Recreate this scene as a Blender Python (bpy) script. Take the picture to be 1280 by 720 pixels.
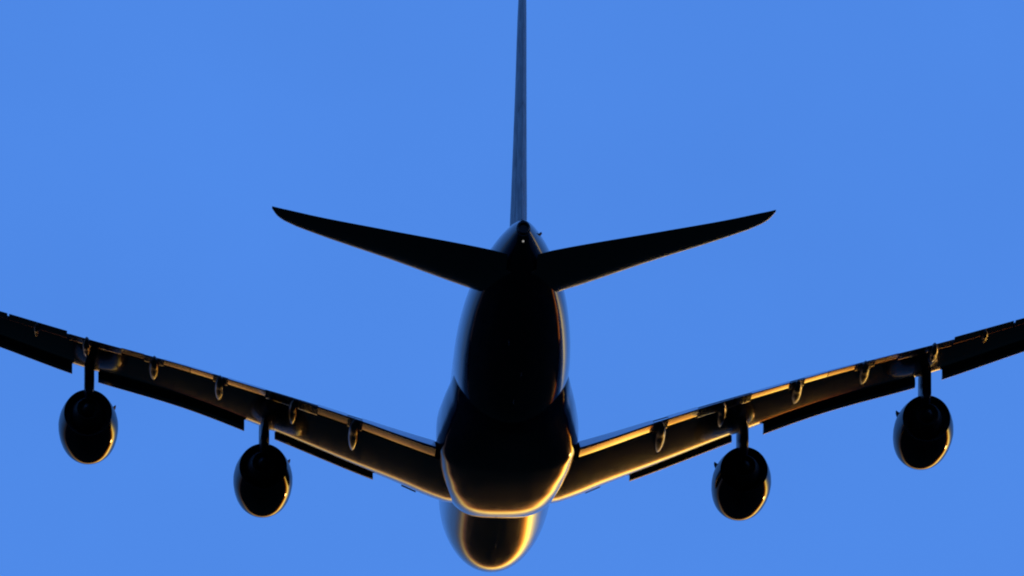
import bpy, bmesh, math, random
from mathutils import Vector, Matrix
R = math.radians
S = bpy.context.scene
for o in list(bpy.data.objects):
    bpy.data.objects.remove(o, do_unlink=True)
C = S.collection

# ------------------------------------------------------------------ camera, sky, sun, exposure
DIST = 1000.0            # metres from the photographer to the aircraft
ELEV = 19.25             # elevation at which the aircraft is seen
PITCH = 6.0              # nose-up attitude
YAW = 1.72               # heading, a little left of the line of sight
EYE = Vector((0, 0, 1.7))
def direction(elev, az=0.0):
    return Vector((math.sin(R(az)) * math.cos(R(elev)), math.cos(R(az)) * math.cos(R(elev)), math.sin(R(elev))))
cam_d = bpy.data.cameras.new('camera')
cam = bpy.data.objects.new('camera', cam_d); C.objects.link(cam)
cam.location = EYE
cam.rotation_euler = direction(ELEV + 0.41, 0.024).to_track_quat('-Z', 'Y').to_euler()
cam_d.sensor_width = 36; cam_d.lens = 36 * DIST / 63.3
cam_d.clip_start = 1; cam_d.clip_end = 300000
S.camera = cam

SUN_AZ, SUN_EL = 20.0, 2.0
world = bpy.data.worlds.new('World'); S.world = world; world.use_nodes = True
nt = world.node_tree; nt.nodes.clear()
def N(tree, typ, **kw):
    n = tree.nodes.new(typ)
    for k, v in kw.items(): setattr(n, k, v)
    return n
def M2(tree, op, a, b=None, clamp=False):
    n = N(tree, 'ShaderNodeMath', operation=op, use_clamp=clamp)
    for i, v in enumerate((a, b)):
        if v is None: continue
        if isinstance(v, (int, float)): n.inputs[i].default_value = v
        else: tree.links.new(v, n.inputs[i])
    return n.outputs[0]
def ramp(tree, fac, stops, scale):
    r = N(tree, 'ShaderNodeValToRGB'); cr = r.color_ramp; cr.interpolation = 'EASE'
    while len(cr.elements) < len(stops): cr.elements.new(0.5)
    for e, (p, c) in zip(cr.elements, stops):
        e.position = p; e.color = (c[0] / scale, c[1] / scale, c[2] / scale, 1)
    tree.links.new(fac, r.inputs[0])
    v = N(tree, 'ShaderNodeVectorMath', operation='SCALE'); v.inputs['Scale'].default_value = scale
    tree.links.new(r.outputs[0], v.inputs[0])
    return v.outputs[0]
BLUE = (0.081, 0.267, 0.84)
tc = N(nt, 'ShaderNodeTexCoord')
sep = N(nt, 'ShaderNodeSeparateXYZ'); nt.links.new(tc.outputs['Generated'], sep.inputs[0])
up = M2(nt, 'MAXIMUM', sep.outputs['Z'], 0.0)
sx, sy = math.sin(R(SUN_AZ)), math.cos(R(SUN_AZ))
hor = M2(nt, 'SQRT', M2(nt, 'ADD', M2(nt, 'MULTIPLY', sep.outputs['X'], sep.outputs['X']),
                        M2(nt, 'MULTIPLY', sep.outputs['Y'], sep.outputs['Y'])))
dot = M2(nt, 'DIVIDE', M2(nt, 'ADD', M2(nt, 'MULTIPLY', sep.outputs['X'], sx), M2(nt, 'MULTIPLY', sep.outputs['Y'], sy)),
         M2(nt, 'MAXIMUM', hor, 1e-4))
# sunset glow: tallest and strongest where the sun has just gone down, sinking and fading round the horizon
glow_w = M2(nt, 'POWER', M2(nt, 'MAXIMUM', dot, 0.0), 14.0)
lift = M2(nt, 'MULTIPLY', up, M2(nt, 'SUBTRACT', 2.3, M2(nt, 'MULTIPLY', glow_w, 1.3)))
glow = ramp(nt, lift, [(0.0, (0.26, 0.05, 0.006)), (0.018, (0.9, 0.17, 0.010)), (0.044, (3.2, 0.9, 0.035)), (0.075, (6.5, 3.6, 0.40)),
                       (0.10, (6.4, 4.2, 0.85)), (0.145, (1.6, 1.25, 0.65)), (0.20, (0.30, 0.42, 0.72)), (0.265, BLUE), (1.0, (0.05, 0.17, 0.62))], 6.5)
calm = ramp(nt, up, [(0.0, (0.05, 0.035, 0.04)), (0.05, (0.08, 0.09, 0.14)), (0.13, (0.075, 0.18, 0.46)), (0.265, BLUE),
                     (1.0, (0.05, 0.17, 0.62))], 6.5)
mix = N(nt, 'ShaderNodeMix', data_type='RGBA'); mix.clamp_factor = True
nt.links.new(glow_w, mix.inputs[0]); nt.links.new(calm, mix.inputs[6]); nt.links.new(glow, mix.inputs[7])
bg = N(nt, 'ShaderNodeBackground'); bg.inputs[1].default_value = 1.0
# faint unevenness of thin high haze
hz = N(nt, 'ShaderNodeTexNoise'); hz.inputs['Scale'].default_value = 45; hz.inputs['Detail'].default_value = 4
nt.links.new(tc.outputs['Generated'], hz.inputs[0])
hv = N(nt, 'ShaderNodeVectorMath', operation='SCALE'); nt.links.new(mix.outputs[2], hv.inputs[0])
nt.links.new(M2(nt, 'ADD', 0.94, M2(nt, 'MULTIPLY', hz.outputs[0], 0.12)), hv.inputs['Scale'])
nt.links.new(hv.outputs[0], bg.inputs[0])
sky = N(nt, 'ShaderNodeTexSky', sky_type='NISHITA'); sky.sun_disc = False
sky.sun_elevation = R(SUN_EL); sky.sun_rotation = R(SUN_AZ)
bg2 = N(nt, 'ShaderNodeBackground'); bg2.inputs[1].default_value = 0.001
nt.links.new(sky.outputs[0], bg2.inputs[0])
addsh = N(nt, 'ShaderNodeAddShader'); nt.links.new(bg.outputs[0], addsh.inputs[0]); nt.links.new(bg2.outputs[0], addsh.inputs[1])
wo = N(nt, 'ShaderNodeOutputWorld'); nt.links.new(addsh.outputs[0], wo.inputs[0])

sun_d = bpy.data.lights.new('sun', 'SUN'); sun_d.energy = 0.06; sun_d.angle = R(2.0); sun_d.color = (1.0, 0.48, 0.14)
sun = bpy.data.objects.new('sun', sun_d); C.objects.link(sun)
sun.rotation_euler = direction(SUN_EL, SUN_AZ).to_track_quat('Z', 'Y').to_euler()
S.cycles.filter_width = 2.0
vs = S.view_settings
vs.view_transform = 'Standard'; vs.look = 'None'; vs.exposure = 0; vs.gamma = 1; vs.use_curve_mapping = False

# ------------------------------------------------------------------ materials
def paint(name, base, rough=0.1, spec=0.5, metallic=0.0, ior=1.5, wave=0.004, streak=True, coat=0.0, coat_rough=0.06, coat_ior=1.4):
    m = bpy.data.materials.new(name); m.use_nodes = True
    t = m.node_tree; b = t.nodes['Principled BSDF']
    b.inputs['Specular IOR Level'].default_value = spec
    b.inputs['Metallic'].default_value = metallic; b.inputs['IOR'].default_value = ior
    b.inputs['Coat Weight'].default_value = coat; b.inputs['Coat Roughness'].default_value = coat_rough; b.inputs['Coat IOR'].default_value = coat_ior
    co = N(t, 'ShaderNodeTexCoord')
    # dirt swept back along the airflow
    mp = N(t, 'ShaderNodeMapping'); mp.inputs['Scale'].default_value = (2.2, 0.22, 2.2) if streak else (1, 1, 1)
    t.links.new(co.outputs['Object'], mp.inputs[0])
    n1 = N(t, 'ShaderNodeTexNoise'); n1.inputs['Scale'].default_value = 1.0; n1.inputs['Detail'].default_value = 5
    t.links.new(mp.outputs[0], n1.inputs[0])
    cr = N(t, 'ShaderNodeValToRGB')
    cr.color_ramp.elements[0].position = 0.3; cr.color_ramp.elements[0].color = tuple(c * 0.6 for c in base) + (1,)
    cr.color_ramp.elements[1].position = 0.7; cr.color_ramp.elements[1].color = tuple(min(1, c * 1.25) for c in base) + (1,)
    t.links.new(n1.outputs[0], cr.inputs[0]); t.links.new(cr.outputs[0], b.inputs['Base Color'])
    mr = N(t, 'ShaderNodeMapRange'); mr.inputs[1].default_value = 0.3; mr.inputs[2].default_value = 0.75
    mr.inputs[3].default_value = rough * 0.85; mr.inputs[4].default_value = rough * 1.3
    t.links.new(n1.outputs[0], mr.inputs[0]); t.links.new(mr.outputs[0], b.inputs['Roughness'])
    # the slight unevenness of riveted skin
    n2 = N(t, 'ShaderNodeTexNoise'); n2.inputs['Scale'].default_value = 0.9; n2.inputs['Detail'].default_value = 2
    t.links.new(co.outputs['Object'], n2.inputs[0])
    bp = N(t, 'ShaderNodeBump'); bp.inputs['Strength'].default_value = 1.0; bp.inputs['Distance'].default_value = wave
    t.links.new(n2.outputs[0], bp.inputs['Height']); t.links.new(bp.outputs[0], b.inputs['Normal'])
    return m
MAT = {
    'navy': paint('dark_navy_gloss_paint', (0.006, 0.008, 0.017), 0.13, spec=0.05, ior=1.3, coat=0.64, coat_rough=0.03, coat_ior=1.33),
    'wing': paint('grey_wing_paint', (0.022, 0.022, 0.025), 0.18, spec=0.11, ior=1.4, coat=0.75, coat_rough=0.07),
    'canoe': paint('dull_fairing_paint', (0.025, 0.026, 0.03), 0.2, ior=1.4),
    'slat': paint('slat_metal', (0.10, 0.10, 0.105), 0.2),
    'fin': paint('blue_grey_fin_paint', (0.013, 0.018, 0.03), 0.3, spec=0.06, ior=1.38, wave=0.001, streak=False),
    'tailp': paint('grey_tailplane_paint', (0.035, 0.036, 0.042), 0.2, wave=0.001),
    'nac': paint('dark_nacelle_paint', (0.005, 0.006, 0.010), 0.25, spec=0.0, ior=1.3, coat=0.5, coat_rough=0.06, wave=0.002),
    'lip': paint('polished_inlet_metal', (0.45, 0.45, 0.46), 0.14, metallic=1.0),
    'soot': paint('sooty_exhaust_metal', (0.012, 0.011, 0.010), 0.6, spec=0.2),
    'dark': paint('black_duct_lining', (0.006, 0.006, 0.007), 0.7),
}
lm = bpy.data.materials.new('tail_lamp_glass'); lm.use_nodes = True
lb = lm.node_tree.nodes['Principled BSDF']; lb.inputs['Base Color'].default_value = (0.6, 0.6, 0.55, 1)
lb.inputs['Emission Color'].default_value = (1, 0.93, 0.8, 1); lb.inputs['Emission Strength'].default_value = 0.3
MAT['lamp'] = lm

# ------------------------------------------------------------------ the ground, out of sight below but mirrored in the paint
def ground():
    bm = bmesh.new()
    bmesh.ops.create_circle(bm, cap_ends=True, cap_tris=False, segments=96, radius=90000)
    me = bpy.data.meshes.new('ground'); bm.to_mesh(me); bm.free()
    o = bpy.data.objects.new('ground', me); C.objects.link(o)
    o['kind'] = 'structure'; o['label'] = 'dark dusk fields far below the airliner'
    m = bpy.data.materials.new('dusk_fields'); m.use_nodes = True; t = m.node_tree; b = t.nodes['Principled BSDF']
    co = N(t, 'ShaderNodeTexCoord')
    vo = N(t, 'ShaderNodeTexVoronoi'); vo.inputs['Scale'].default_value = 0.004; t.links.new(co.outputs['Object'], vo.inputs[0])
    no = N(t, 'ShaderNodeTexNoise'); no.inputs['Scale'].default_value = 0.05; no.inputs['Detail'].default_value = 6
    t.links.new(co.outputs['Object'], no.inputs[0])
    mx = M2(t, 'MULTIPLY_ADD', vo.outputs['Color'], 0.5); mx.node.inputs[2].default_value = 0
    ad = M2(t, 'ADD', mx, M2(t, 'MULTIPLY', no.outputs[0], 0.5))
    cr = N(t, 'ShaderNodeValToRGB')
    cr.color_ramp.elements[0].color = (0.010, 0.014, 0.007, 1); cr.color_ramp.elements[1].color = (0.034, 0.030, 0.018, 1)
    t.links.new(ad, cr.inputs[0]); t.links.new(cr.outputs[0], b.inputs['Base Color'])
    b.inputs['Roughness'].default_value = 0.95; b.inputs['Specular IOR Level'].default_value = 0.0
    me.materials.append(m)
ground()

# ------------------------------------------------------------------ mesh helpers (aircraft frame: X right, Y forward, Z up; station s runs aft from the nose)
def Y(s): return 35.0 - s
def interp(tab, x, col):
    """monotone cubic through (x, ...) rows"""
    xs = [r[0] for r in tab]; ys = [r[col] for r in tab]; n = len(xs)
    if x <= xs[0]: return ys[0]
    if x >= xs[-1]: return ys[-1]
    d = [(ys[i + 1] - ys[i]) / (xs[i + 1] - xs[i]) for i in range(n - 1)]
    def slope(i):
        if i == 0: return d[0]
        if i == n - 1: return d[-1]
        if d[i - 1] * d[i] <= 0: return 0.0
        h0, h1 = xs[i] - xs[i - 1], xs[i + 1] - xs[i]
        w1, w2 = 2 * h1 + h0, h1 + 2 * h0
        return (w1 + w2) / (w1 / d[i - 1] + w2 / d[i])
    k = max(i for i in range(n - 1) if xs[i] <= x)
    h = xs[k + 1] - xs[k]; t = (x - xs[k]) / h
    return ((2 * t**3 - 3 * t**2 + 1) * ys[k] + (t**3 - 2 * t**2 + t) * h * slope(k)
            + (-2 * t**3 + 3 * t**2) * ys[k + 1] + (t**3 - t**2) * h * slope(k + 1))
def link_mesh(name, bm, mat, parent, sharp=35):
    bmesh.ops.recalc_face_normals(bm, faces=bm.faces)
    me = bpy.data.meshes.new(name); bm.to_mesh(me); bm.free()
    me.materials.append(mat)
    me.shade_smooth()
    me.set_sharp_from_angle(angle=R(sharp))
    o = bpy.data.objects.new(name, me); C.objects.link(o)
    if parent is not None: o.parent = parent
    return o
def loft(bm, rings, cap=True, closed=False):
    vr = [[bm.verts.new(p) for p in ring] for ring in rings]
    n = len(rings[0])
    pairs = list(zip(vr, vr[1:])) + ([(vr[-1], vr[0])] if closed else [])
    for a, b in pairs:
        for i in range(n):
            j = (i + 1) % n
            try: bm.faces.new((a[i], a[j], b[j], b[i]))
            except ValueError: pass
    if cap and not closed:
        bm.faces.new(vr[0]); bm.faces.new(list(reversed(vr[-1])))
    return bm
def revolve(bm, prof, centre=(0, 0, 0), seg=64, cap=False, closed=False):
    """profile of (y, r) turned about the Y axis"""
    rings = []
    for y, r in prof:
        rings.append([(centre[0] + r * math.sin(2 * math.pi * i / seg), centre[1] + y, centre[2] + r * math.cos(2 * math.pi * i / seg))
                      for i in range(seg)])
    return loft(bm, rings, cap=cap, closed=closed)

# ------------------------------------------------------------------ the airliner
plane = bpy.data.objects.new('airliner', None); C.objects.link(plane)
plane.location = EYE + direction(ELEV) * DIST
plane.rotation_euler = (R(PITCH), R(-0.2), R(YAW))
plane['label'] = 'four-engined double-deck airliner flying away overhead, dark belly edged with golden sunset light'
plane['category'] = 'airliner'

# fuselage: station, bottom z, top z, half width
FUS = [(0.0, -1.62, -1.45, 0.08), (0.35, -2.25, -0.75, 0.85), (1.0, -2.75, 0.05, 1.45), (2.0, -3.2, 0.95, 2.0), (3.5, -3.62, 2.05, 2.55),
       (5.5, -3.93, 3.1, 3.02), (8.0, -4.12, 3.8, 3.36), (10.5, -4.19, 4.12, 3.51), (13.5, -4.2, 4.2, 3.57), (30, -4.2, 4.2, 3.57),
       (43.5, -4.2, 4.2, 3.57), (47.0, -4.05, 4.2, 3.56), (50.5, -3.5, 4.2, 3.48), (54.0, -2.7, 4.19, 3.28), (57.5, -1.75, 4.15, 2.95),
       (61.0, -0.75, 4.05, 2.45), (64.5, 0.3, 3.85, 1.8), (67.5, 1.2, 3.55, 1.12), (69.4, 1.72, 3.2, 0.66), (70.3, 1.98, 2.95, 0.42)]
def fus_ring(s, n=72):
    zb, zt, hw = (interp(FUS, s, c) for c in (1, 2, 3))
    zc = zb + 0.47 * (zt - zb); ring = []
    for i in range(n):
        t = 2 * math.pi * i / n
        h = (zt - zc) if math.cos(t) > 0 else (zc - zb)
        ring.append((hw * math.sin(t), Y(s), zc + h * math.cos(t)))
    return ring
st = [0, .1, .25, .5, .8, 1.2, 1.7, 2.3, 3, 3.8, 4.8, 6, 7.3, 8.8, 10.5, 12.5, 15] + [15 + 2.2 * k for k in range(1, 13)] \
     + [43 + 1.0 * k for k in range(0, 27)] + [69.6, 70.0, 70.3]
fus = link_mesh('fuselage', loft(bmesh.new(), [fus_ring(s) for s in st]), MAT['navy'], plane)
# auxiliary exhaust in the tail cone, and the lamp under it
bm = bmesh.new()
revolve(bm, [(0.0, 0.40), (-0.35, 0.36), (-0.36, 0.29), (0.3, 0.27)], (0, Y(70.28), 2.46), 32, cap=False)
link_mesh('tail_exhaust', bm, MAT['dark'], fus)
bm = bmesh.new(); bmesh.ops.create_uvsphere(bm, u_segments=16, v_segments=10, radius=0.065)
bmesh.ops.scale(bm, verts=bm.verts, vec=(1, 1.6, 1)); bmesh.ops.translate(bm, verts=bm.verts, vec=(0.0, Y(69.75), 1.80))
link_mesh('tail_lamp', bm, MAT['lamp'], fus)
# blade aerials on the rear side
bm = bmesh.new()
loft(bm, [[(0.86, Y(66.9), 2.55), (0.94, Y(67.2), 2.55), (0.86, Y(67.6), 2.55), (0.78, Y(67.2), 2.55)],
          [(1.16, Y(67.3), 2.88), (1.21, Y(67.45), 2.84), (1.16, Y(67.7), 2.88), (1.08, Y(67.45), 2.92)]])
link_mesh('aerial', bm, MAT['dark'], fus)

# drain masts and blade aerials under the belly
for x, s_, h in ((0.0, 50.8, 0.42), (0.35, 54.2, 0.32), (-0.5, 58.0, 0.3), (0.0, 14.5, 0.4)):
    zb = interp(FUS, s_, 1) + 0.06; bm = bmesh.new()
    loft(bm, [[(x - 0.05, Y(s_), zb), (x, Y(s_ - 0.3), zb), (x + 0.05, Y(s_), zb), (x, Y(s_ + 0.3), zb + 0.1)],
              [(x - 0.02, Y(s_ + 0.25), zb - h), (x, Y(s_ + 0.12), zb - h), (x + 0.02, Y(s_ + 0.25), zb - h), (x, Y(s_ + 0.42), zb - h)]])
    link_mesh('drain_mast' if x else 'aerial', bm, MAT['slat'], fus)

# belly fairing: station, half width, bottom z
FAIR = [(20.4, 2.2, -3.6), (21.4, 2.65, -4.1), (23, 3.05, -4.53), (25, 3.4, -4.84), (28, 3.78, -5.1), (32, 4.12, -5.27), (36, 4.34, -5.33), (38.5, 4.38, -5.3),
        (41.0, 4.2, -5.16), (43.2, 3.95, -4.95), (45.0, 3.7, -4.72), (46.1, 3.56, -4.5), (46.8, 3.42, -4.2), (47.5, 3.15, -3.8)]
FAIR_MID = [(20, -2.5, 2.9, 3.0), (39, -2.5, 2.9, 3.0), (43.2, -1.9, 2.5, 2.3), (46.0, -1.2, 2.2, 1.4), (48.0, -0.8, 2.1, 0.9)]   # height of the widest line, squareness, crown
def fair_ring(s, n=72):
    w, zb = interp(FAIR, s, 1), interp(FAIR, s, 2); ring = []
    zs, sq, crown = (interp(FAIR_MID, s, c) for c in (1, 2, 3))
    for i in range(n):
        t = 2 * math.pi * i / n; cx, cz = math.sin(t), math.cos(t)
        if cz > 0: ring.append((w * math.copysign(abs(cx)**0.78, cx), Y(s), zs + crown * cz**0.78)); continue
        e = 2 / sq
        ring.append((w * math.copysign(abs(cx)**e, cx), Y(s), zs - (zs - zb) * abs(cz)**e))
    return ring
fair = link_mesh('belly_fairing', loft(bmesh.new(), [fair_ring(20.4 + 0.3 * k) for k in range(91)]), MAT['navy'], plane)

# ---- wings: span, LE station, TE station, LE z, TE z, thickness ratio
WING = [(2.0, 23.2, 40.0, -2.95, -4.1, 0.14), (3.1, 22.7, 40.05, -2.82, -3.9, 0.15), (4.3, 23.1, 40.1, -2.58, -3.6, 0.148), (6.5, 24.5, 40.3, -2.08, -2.95, 0.138), (9.0, 26.2, 40.6, -1.6, -2.15, 0.125), (14.8, 30.3, 41.7, -0.3, -0.6, 0.11),
        (20.0, 34.0, 43.8, 0.75, 0.42, 0.103), (26.0, 38.2, 46.2, 1.47, 1.48, 0.10), (31.4, 42.0, 48.3, 2.48, 2.55, 0.097), (37.5, 46.3, 50.8, 3.6, 3.7, 0.095),
        (39.6, 48.0, 51.6, 4.0, 4.06, 0.09)]
def wing_at(y): return [interp(WING, y, c) for c in range(1, 6)]
def yt(x):     # thickness, fraction of chord per unit t/c
    return 5 * (0.2969 * math.sqrt(max(x, 0)) - 0.1260 * x - 0.3516 * x**2 + 0.2843 * x**3 - 0.1036 * x**4)
def foil(x, t, low):
    k = -0.98 if low else 1.02
    z = k * t * yt(x)
    return z
def wpt(sgn, y, x, low, off=(0, 0)):
    le, te, zl, zt, t = wing_at(y); c = te - le
    return (sgn * y, Y(le + x * c) + off[0], zl + (zt - zl) * x + foil(x, t, low) * c + off[1])
def xs_main(xe):
    up = [xe * (1 - math.cos(math.pi * 0.5 * k / 18)) for k in range(19)]
    return up
def wing_section(sgn, y, xe):
    xs = xs_main(xe)
    low = [wpt(sgn, y, x, True) for x in xs]; hi = [wpt(sgn, y, x, False) for x in xs]
    return hi[::-1] + low[1:]
def strip_section(sgn, y, x0, x1, deg, dy=0.0, dz=0.0):
    """a trailing-edge panel from x0 to x1 of chord, turned down about its nose"""
    xs = [x0 + (x1 - x0) * k / 8 for k in range(9)]
    low = [Vector(wpt(sgn, y, x, True)) for x in xs]; hi = [Vector(wpt(sgn, y, x, False)) for x in xs]
    piv = (low[0] + hi[0]) / 2
    h = (hi[0] - low[0]).length / 2
    nose = [piv + Vector((0, h * 0.9 * math.sin(q), h * math.cos(q))) for q in (math.pi * 0.25, math.pi * 0.5, math.pi * 0.75)]
    pts = hi[::-1] + nose + low
    out = []
    for p in pts:
        d = p - piv; a = R(deg); yy, zz = d.y, d.z
        out.append((p.x, piv.y + yy * math.cos(a) - zz * math.sin(a) + dy, piv.z + yy * math.sin(a) + zz * math.cos(a) + dz))
    return out
def slat_section(sgn, y, deg, fwd, drop, xc=None):
    le, te, zl, zt, t = wing_at(y); c = te - le
    xc = xc or (0.075 + 0.02 * (y > 15))
    xs = [xc * (k / 8)**2 for k in range(9)]
    hi = [Vector(wpt(sgn, y, x * 1.5, False)) for x in xs]; low = [Vector(wpt(sgn, y, x, True)) for x in xs]
    inner = [(h * 0.55 + l * 0.45) + Vector((0, -0.04, 0)) for h, l in zip(hi[2:-1], low[2:-1])]
    pts = hi[::-1] + low[1:] + inner[::-1]
    piv = Vector(wpt(sgn, y, xc, True)); out = []
    for p in pts:
        d = p - piv; a = -R(deg)
        out.append((p.x, piv.y + d.y * math.cos(a) - d.z * math.sin(a) + fwd, piv.z + d.y * math.sin(a) + d.z * math.cos(a) - drop))
    return out
XE = 0.80
def spans(a, b, n): return [a + (b - a) * k / n for k in range(n + 1)]
def canoe(sgn, y, x0, depth, width, tail, rot=0.0):
    le, te, zl, zt, t = wing_at(y); c = te - le
    bm = bmesh.new(); rings = []
    L = (x0, tail); n = 20
    for k in range(n + 1):
        u = k / n; x = x0 + (tail - x0) * u
        prof = (math.sin(math.pi * min(u / 0.62, 1) * 0.5)**0.62) if u < 0.62 else math.cos(math.pi * 0.5 * ((u - 0.62) / 0.38))**0.45
        prof = max(prof, 0.02)
        base = Vector(wpt(sgn, y, min(x, 0.99), True)); base.y = Y(le + x * c)
        if x > 0.8: base.z -= (x - 0.8) * c * math.tan(R(rot))
        w, d = width * prof, depth * prof
        rings.append([(base.x + w * 0.5 * math.sin(q), base.y, base.z + 0.15 - (0.15 + d) * (0.5 - 0.5 * math.cos(q)))
                      for q in [2 * math.pi * i / 20 for i in range(20)]])
    loft(bm, rings); return bm
for sgn in (-1, 1):
    ys = spans(2.0, 4.3, 3) + spans(4.3, 39.6, 60)[1:]
    bm = loft(bmesh.new(), [wing_section(sgn, y, XE if y < 39.2 else 0.99) for y in ys])
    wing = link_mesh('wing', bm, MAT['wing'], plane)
    # flaps and ailerons
    for a, b, deg, n in ((4.45, 8.95, 8.2, 8), (8.97, 9.85, 5.2, 3), (9.87, 11.7, 8.0, 5), (11.72, 14.9, 5.0, 6), (14.95, 17.25, 8.3, 5), (17.27, 18.15, 5.2, 3),
                         (18.17, 19.55, 8.0, 4), (19.6, 21.2, 7.6, 4), (21.22, 22.4, 5.2, 3), (22.42, 23.8, 7.4, 4), (23.82, 27.0, 4.5, 6)):
        bm = loft(bmesh.new(), [strip_section(sgn, y, XE + 0.012, 0.975, deg, -0.05, 0.02 - (0.10 if deg < 6 else 0)) for y in spans(a, b, n)])
        link_mesh('flap', bm, MAT['wing'], wing)
    for a, b in ((27.15, 30.7), (30.8, 34.4), (34.5, 38.6)):
        bm = loft(bmesh.new(), [strip_section(sgn, y, XE + 0.006, 1.0, 2.0) for y in spans(a, b, 5)])
        link_mesh('aileron', bm, MAT['wing'], wing)
    # drooped leading edge and slats
    for a, b, fw, dr, dg in ((5.3, 6.2, 0.10, 0.10, 12), (8.0, 14.2, 0.25, 0.30, 20)):
        bm = loft(bmesh.new(), [slat_section(sgn, y, dg, fw, dr, 0.06) for y in spans(a, b, 8)])
        link_mesh('droop_nose', bm, MAT['slat'], wing)
    for a, b in ((16.1, 25.2), (26.8, 38.2)):
        bm = loft(bmesh.new(), [slat_section(sgn, y, 22, 0.42, 0.34) for y in spans(a, b, 12)])
        link_mesh('slat', bm, MAT['slat'], wing)
    for y, x0, d, w, tl in ((9.45, 0.46, 0.7, 0.85, 1.05), (13.2, 0.5, 0.55, 0.7, 1.02), (17.75, 0.44, 0.65, 0.8, 1.06), (21.8, 0.42, 0.65, 0.8, 1.07),
                            (25.95, 0.52, 0.6, 0.7, 1.08), (29.0, 0.6, 0.4, 0.5, 1.06)):
        link_mesh('flap_track_fairing', canoe(sgn, y, x0, d * 0.7, w * 0.8, tl - 0.05, 8), MAT['canoe'], wing)
    # wing-tip fence
    bm = bmesh.new(); y = 39.65; le, te, zl, zt, t = wing_at(y)
    prof = [(le - 0.2, zl), (le + 1.6, zl + 1.2), (te + 0.5, zl + 1.35), (te + 0.2, zl), (te + 0.4, zl - 0.95), (le + 1.9, zl - 0.85)]
    loft(bm, [[(sgn * (y - 0.05), Y(s), z) for s, z in prof], [(sgn * (y + 0.06), Y(s), z) for s, z in prof]])
    link_mesh('tip_fence', bm, MAT['wing'], wing)

# ---- engines: nacelle turned about its own axis, nose at y = 0
NAC_OUT = [(-0.10, 1.40), (0.0, 1.46), (-0.03, 1.52), (-0.15, 1.585), (-0.4, 1.645), (-0.9, 1.72), (-1.7, 1.795), (-2.7, 1.84), (-3.5, 1.84), (-4.3, 1.785), (-5.1, 1.68),
           (-5.9, 1.54), (-6.2, 1.48), (-6.21, 1.44), (-5.9, 1.46), (-5.2, 1.47)]
def make_nacelle(loc, sgn):
    bm = bmesh.new(); revolve(bm, NAC_OUT[3:-3], seg=128)
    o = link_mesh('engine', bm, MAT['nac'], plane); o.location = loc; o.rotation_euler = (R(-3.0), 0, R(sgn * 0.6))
    bm = bmesh.new(); revolve(bm, [(-1.6, 1.36), (-0.5, 1.37)] + NAC_OUT[:4], seg=72)
    link_mesh('inlet_lip', bm, MAT['lip'], o)
    bm = bmesh.new(); revolve(bm, [(-1.6, 1.36), (-1.6, 0.45), (-1.1, 0.3), (-0.9, 0.03)], seg=48); link_mesh('fan', bm, MAT['soot'], o)
    bm = bmesh.new(); revolve(bm, NAC_OUT[-4:] + [(-5.2, 1.05)], seg=72); link_mesh('bypass_duct', bm, MAT['dark'], o)
    bm = bmesh.new(); revolve(bm, [(-4.8, 1.12), (-5.8, 1.05), (-6.5, 0.88), (-7.1, 0.68), (-7.12, 0.64), (-6.5, 0.62), (-6.5, 0.42)], seg=48)
    link_mesh('core_cowl', bm, MAT['soot'], o)
    bm = bmesh.new(); revolve(bm, [(-6.4, 0.44), (-7.0, 0.36), (-7.5, 0.18), (-7.7, 0.03)], seg=32, cap=True); link_mesh('exhaust_plug', bm, MAT['soot'], o)
    # vortex strake on the inboard shoulder
    a = R(-sgn * 52); rad = Vector((math.sin(a), 0, math.cos(a))); tan = Vector((math.cos(a), 0, -math.sin(a)))
    P = [(-1.5, 1.78), (-3.3, 1.76), (-3.25, 2.14), (-2.7, 2.10)]
    bm = bmesh.new()
    loft(bm, [[tuple(rad * r + tan * k + Vector((0, y, 0))) for y, r in P] for k in (-0.03, 0.03)])
    link_mesh('strake', bm, MAT['dark'], o)
    return o
ENG = [(14.85, 24.9, -3.5), (25.75, 32.9, -2.02)]
for sgn in (-1, 1):
    for span, s0, z in ENG:
        make_nacelle((sgn * span, Y(s0), z), sgn)
        # pylon from the top of the nacelle to the wing's underside
        le, te, zl, zt, t = wing_at(span); c = te - le; rings = []
        for s, zb, zt_, w in ((s0 + 1.0, z + 1.70, z + 1.85, 0.06), (s0 + 2.2, z + 1.6, z + 2.15, 0.24), (s0 + 3.8, z + 1.5, zl - 0.1, 0.31),
                              (le + 0.3, z + 1.25, zl + 0.05, 0.32), (s0 + 6.4, z + 0.95, None, 0.31), (s0 + 7.8, z + 1.25, None, 0.28), (le + 0.30 * c, None, None, 0.24),
                              (le + 0.42 * c, None, None, 0.06)):
            x = max((s - le) / c, 0.0)
            lowz = wpt(1, span, x, True)[2]
            if zt_ is None: zt_ = lowz + 0.2
            if zb is None: zb = lowz - (0.95 if x < 0.35 else 0.05)
            rings.append([(sgn * span + w * qx, Y(s), zb + (zt_ - zb) * qz) for qx, qz in
                          ((-0.55, 0.0), (0.55, 0.0), (1, 0.12), (1, 0.5), (1, 1), (0, 1), (-1, 1), (-1, 0.5), (-1, 0.12))])
        link_mesh('engine_pylon', loft(bmesh.new(), rings), MAT['fin'], plane)

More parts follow.
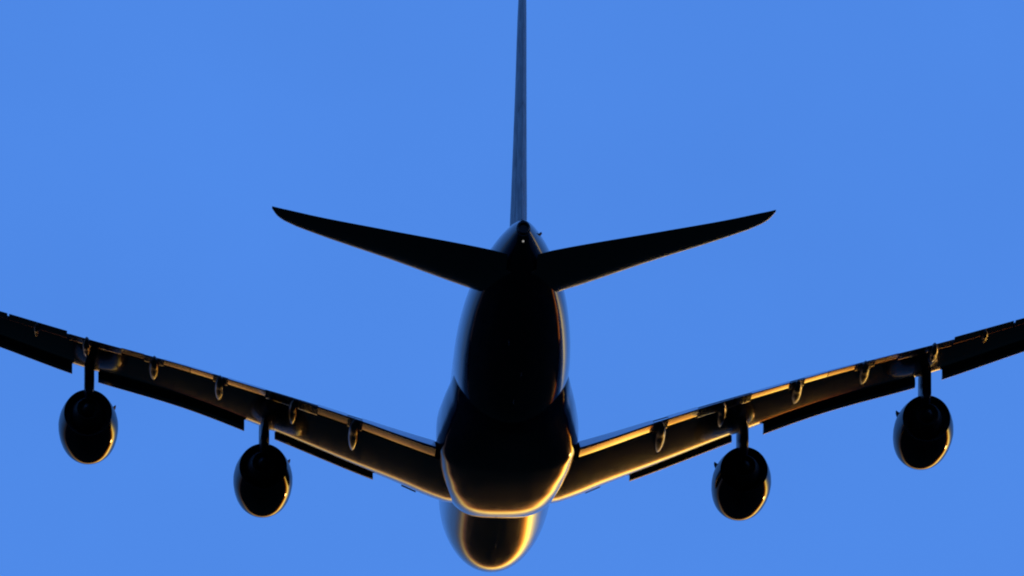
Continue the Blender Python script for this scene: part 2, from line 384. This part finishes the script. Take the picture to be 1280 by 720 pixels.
# ---- tailplane: span, LE station, TE station, LE z, TE z
TAIL = [(0.6, 59.6, 68.6, 0.80, 1.2), (2.0, 60.4, 68.7, 0.98, 1.55), (8.0, 64.6, 70.0, 2.02, 2.35), (12.4, 67.6, 71.0, 2.76, 2.94), (14.0, 68.9, 71.45, 3.06, 3.19),
        (14.7, 69.9, 71.6, 3.24, 3.31), (15.05, 71.2, 71.7, 3.37, 3.37)]
def tpt(sgn, y, x, low):
    le, te, zl, zt = (interp(TAIL, y, c) for c in range(1, 5)); c = te - le
    return (sgn * y, Y(le + x * c), zl + (zt - zl) * x + (-1 if low else 1) * 0.10 * yt(x) * c)
def tail_sec(sgn, y, x0, x1):
    xs = [x0 + (x1 - x0) * (1 - math.cos(math.pi * 0.5 * k / 12)) for k in range(13)] if x0 == 0 else [x0 + (x1 - x0) * k / 5 for k in range(6)]
    hi = [tpt(sgn, y, x, False) for x in xs]; low = [tpt(sgn, y, x, True) for x in xs]
    return hi[::-1] + (low[1:] if x0 == 0 else low)
for sgn in (-1, 1):
    bm = loft(bmesh.new(), [tail_sec(sgn, y, 0, 0.7045 if y < 14.3 else 0.99) for y in spans(0.6, 14.2, 20) + [14.299, 14.301, 14.5, 14.7, 14.85, 14.95, 15.04]])
    tp = link_mesh('tailplane', bm, MAT['tailp'], plane)
    for a, b in ((0.9, 7.948), (7.95, 14.298)):
        link_mesh('elevator', loft(bmesh.new(), [tail_sec(sgn, y, 0.705, 1.0) for y in spans(a, b, 8)]), MAT['tailp'], tp)

# ---- fin: height z, LE station, TE station, thickness ratio
FIN = [(3.3, 54.5, 67.6, 0.09), (4.6, 56.4, 67.9, 0.09), (6.0, 57.8, 68.3, 0.092), (12.0, 62.8, 70.2, 0.092), (17.6, 67.2, 71.9, 0.092), (18.6, 68.6, 72.1, 0.085)]
def fin_sec(z, x0, x1):
    le, te, t = (interp(FIN, z, c) for c in (1, 2, 3)); c = te - le
    xs = [x0 + (x1 - x0) * (1 - math.cos(math.pi * 0.5 * k / 12)) for k in range(13)] if x0 == 0 else [x0 + (x1 - x0) * k / 5 for k in range(6)]
    L = [(-t * yt(x) * c, Y(le + x * c), z) for x in xs]; Rr = [(t * yt(x) * c, Y(le + x * c), z) for x in xs]
    return L[::-1] + (Rr[1:] if x0 == 0 else Rr)
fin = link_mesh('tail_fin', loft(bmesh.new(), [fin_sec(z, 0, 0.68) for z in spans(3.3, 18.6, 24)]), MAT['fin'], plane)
for a, b in ((3.7, 10.4), (10.43, 18.5)):
    link_mesh('rudder', loft(bmesh.new(), [fin_sec(z, 0.685, 1.0) for z in spans(a, b, 8)]), MAT['fin'], fin)
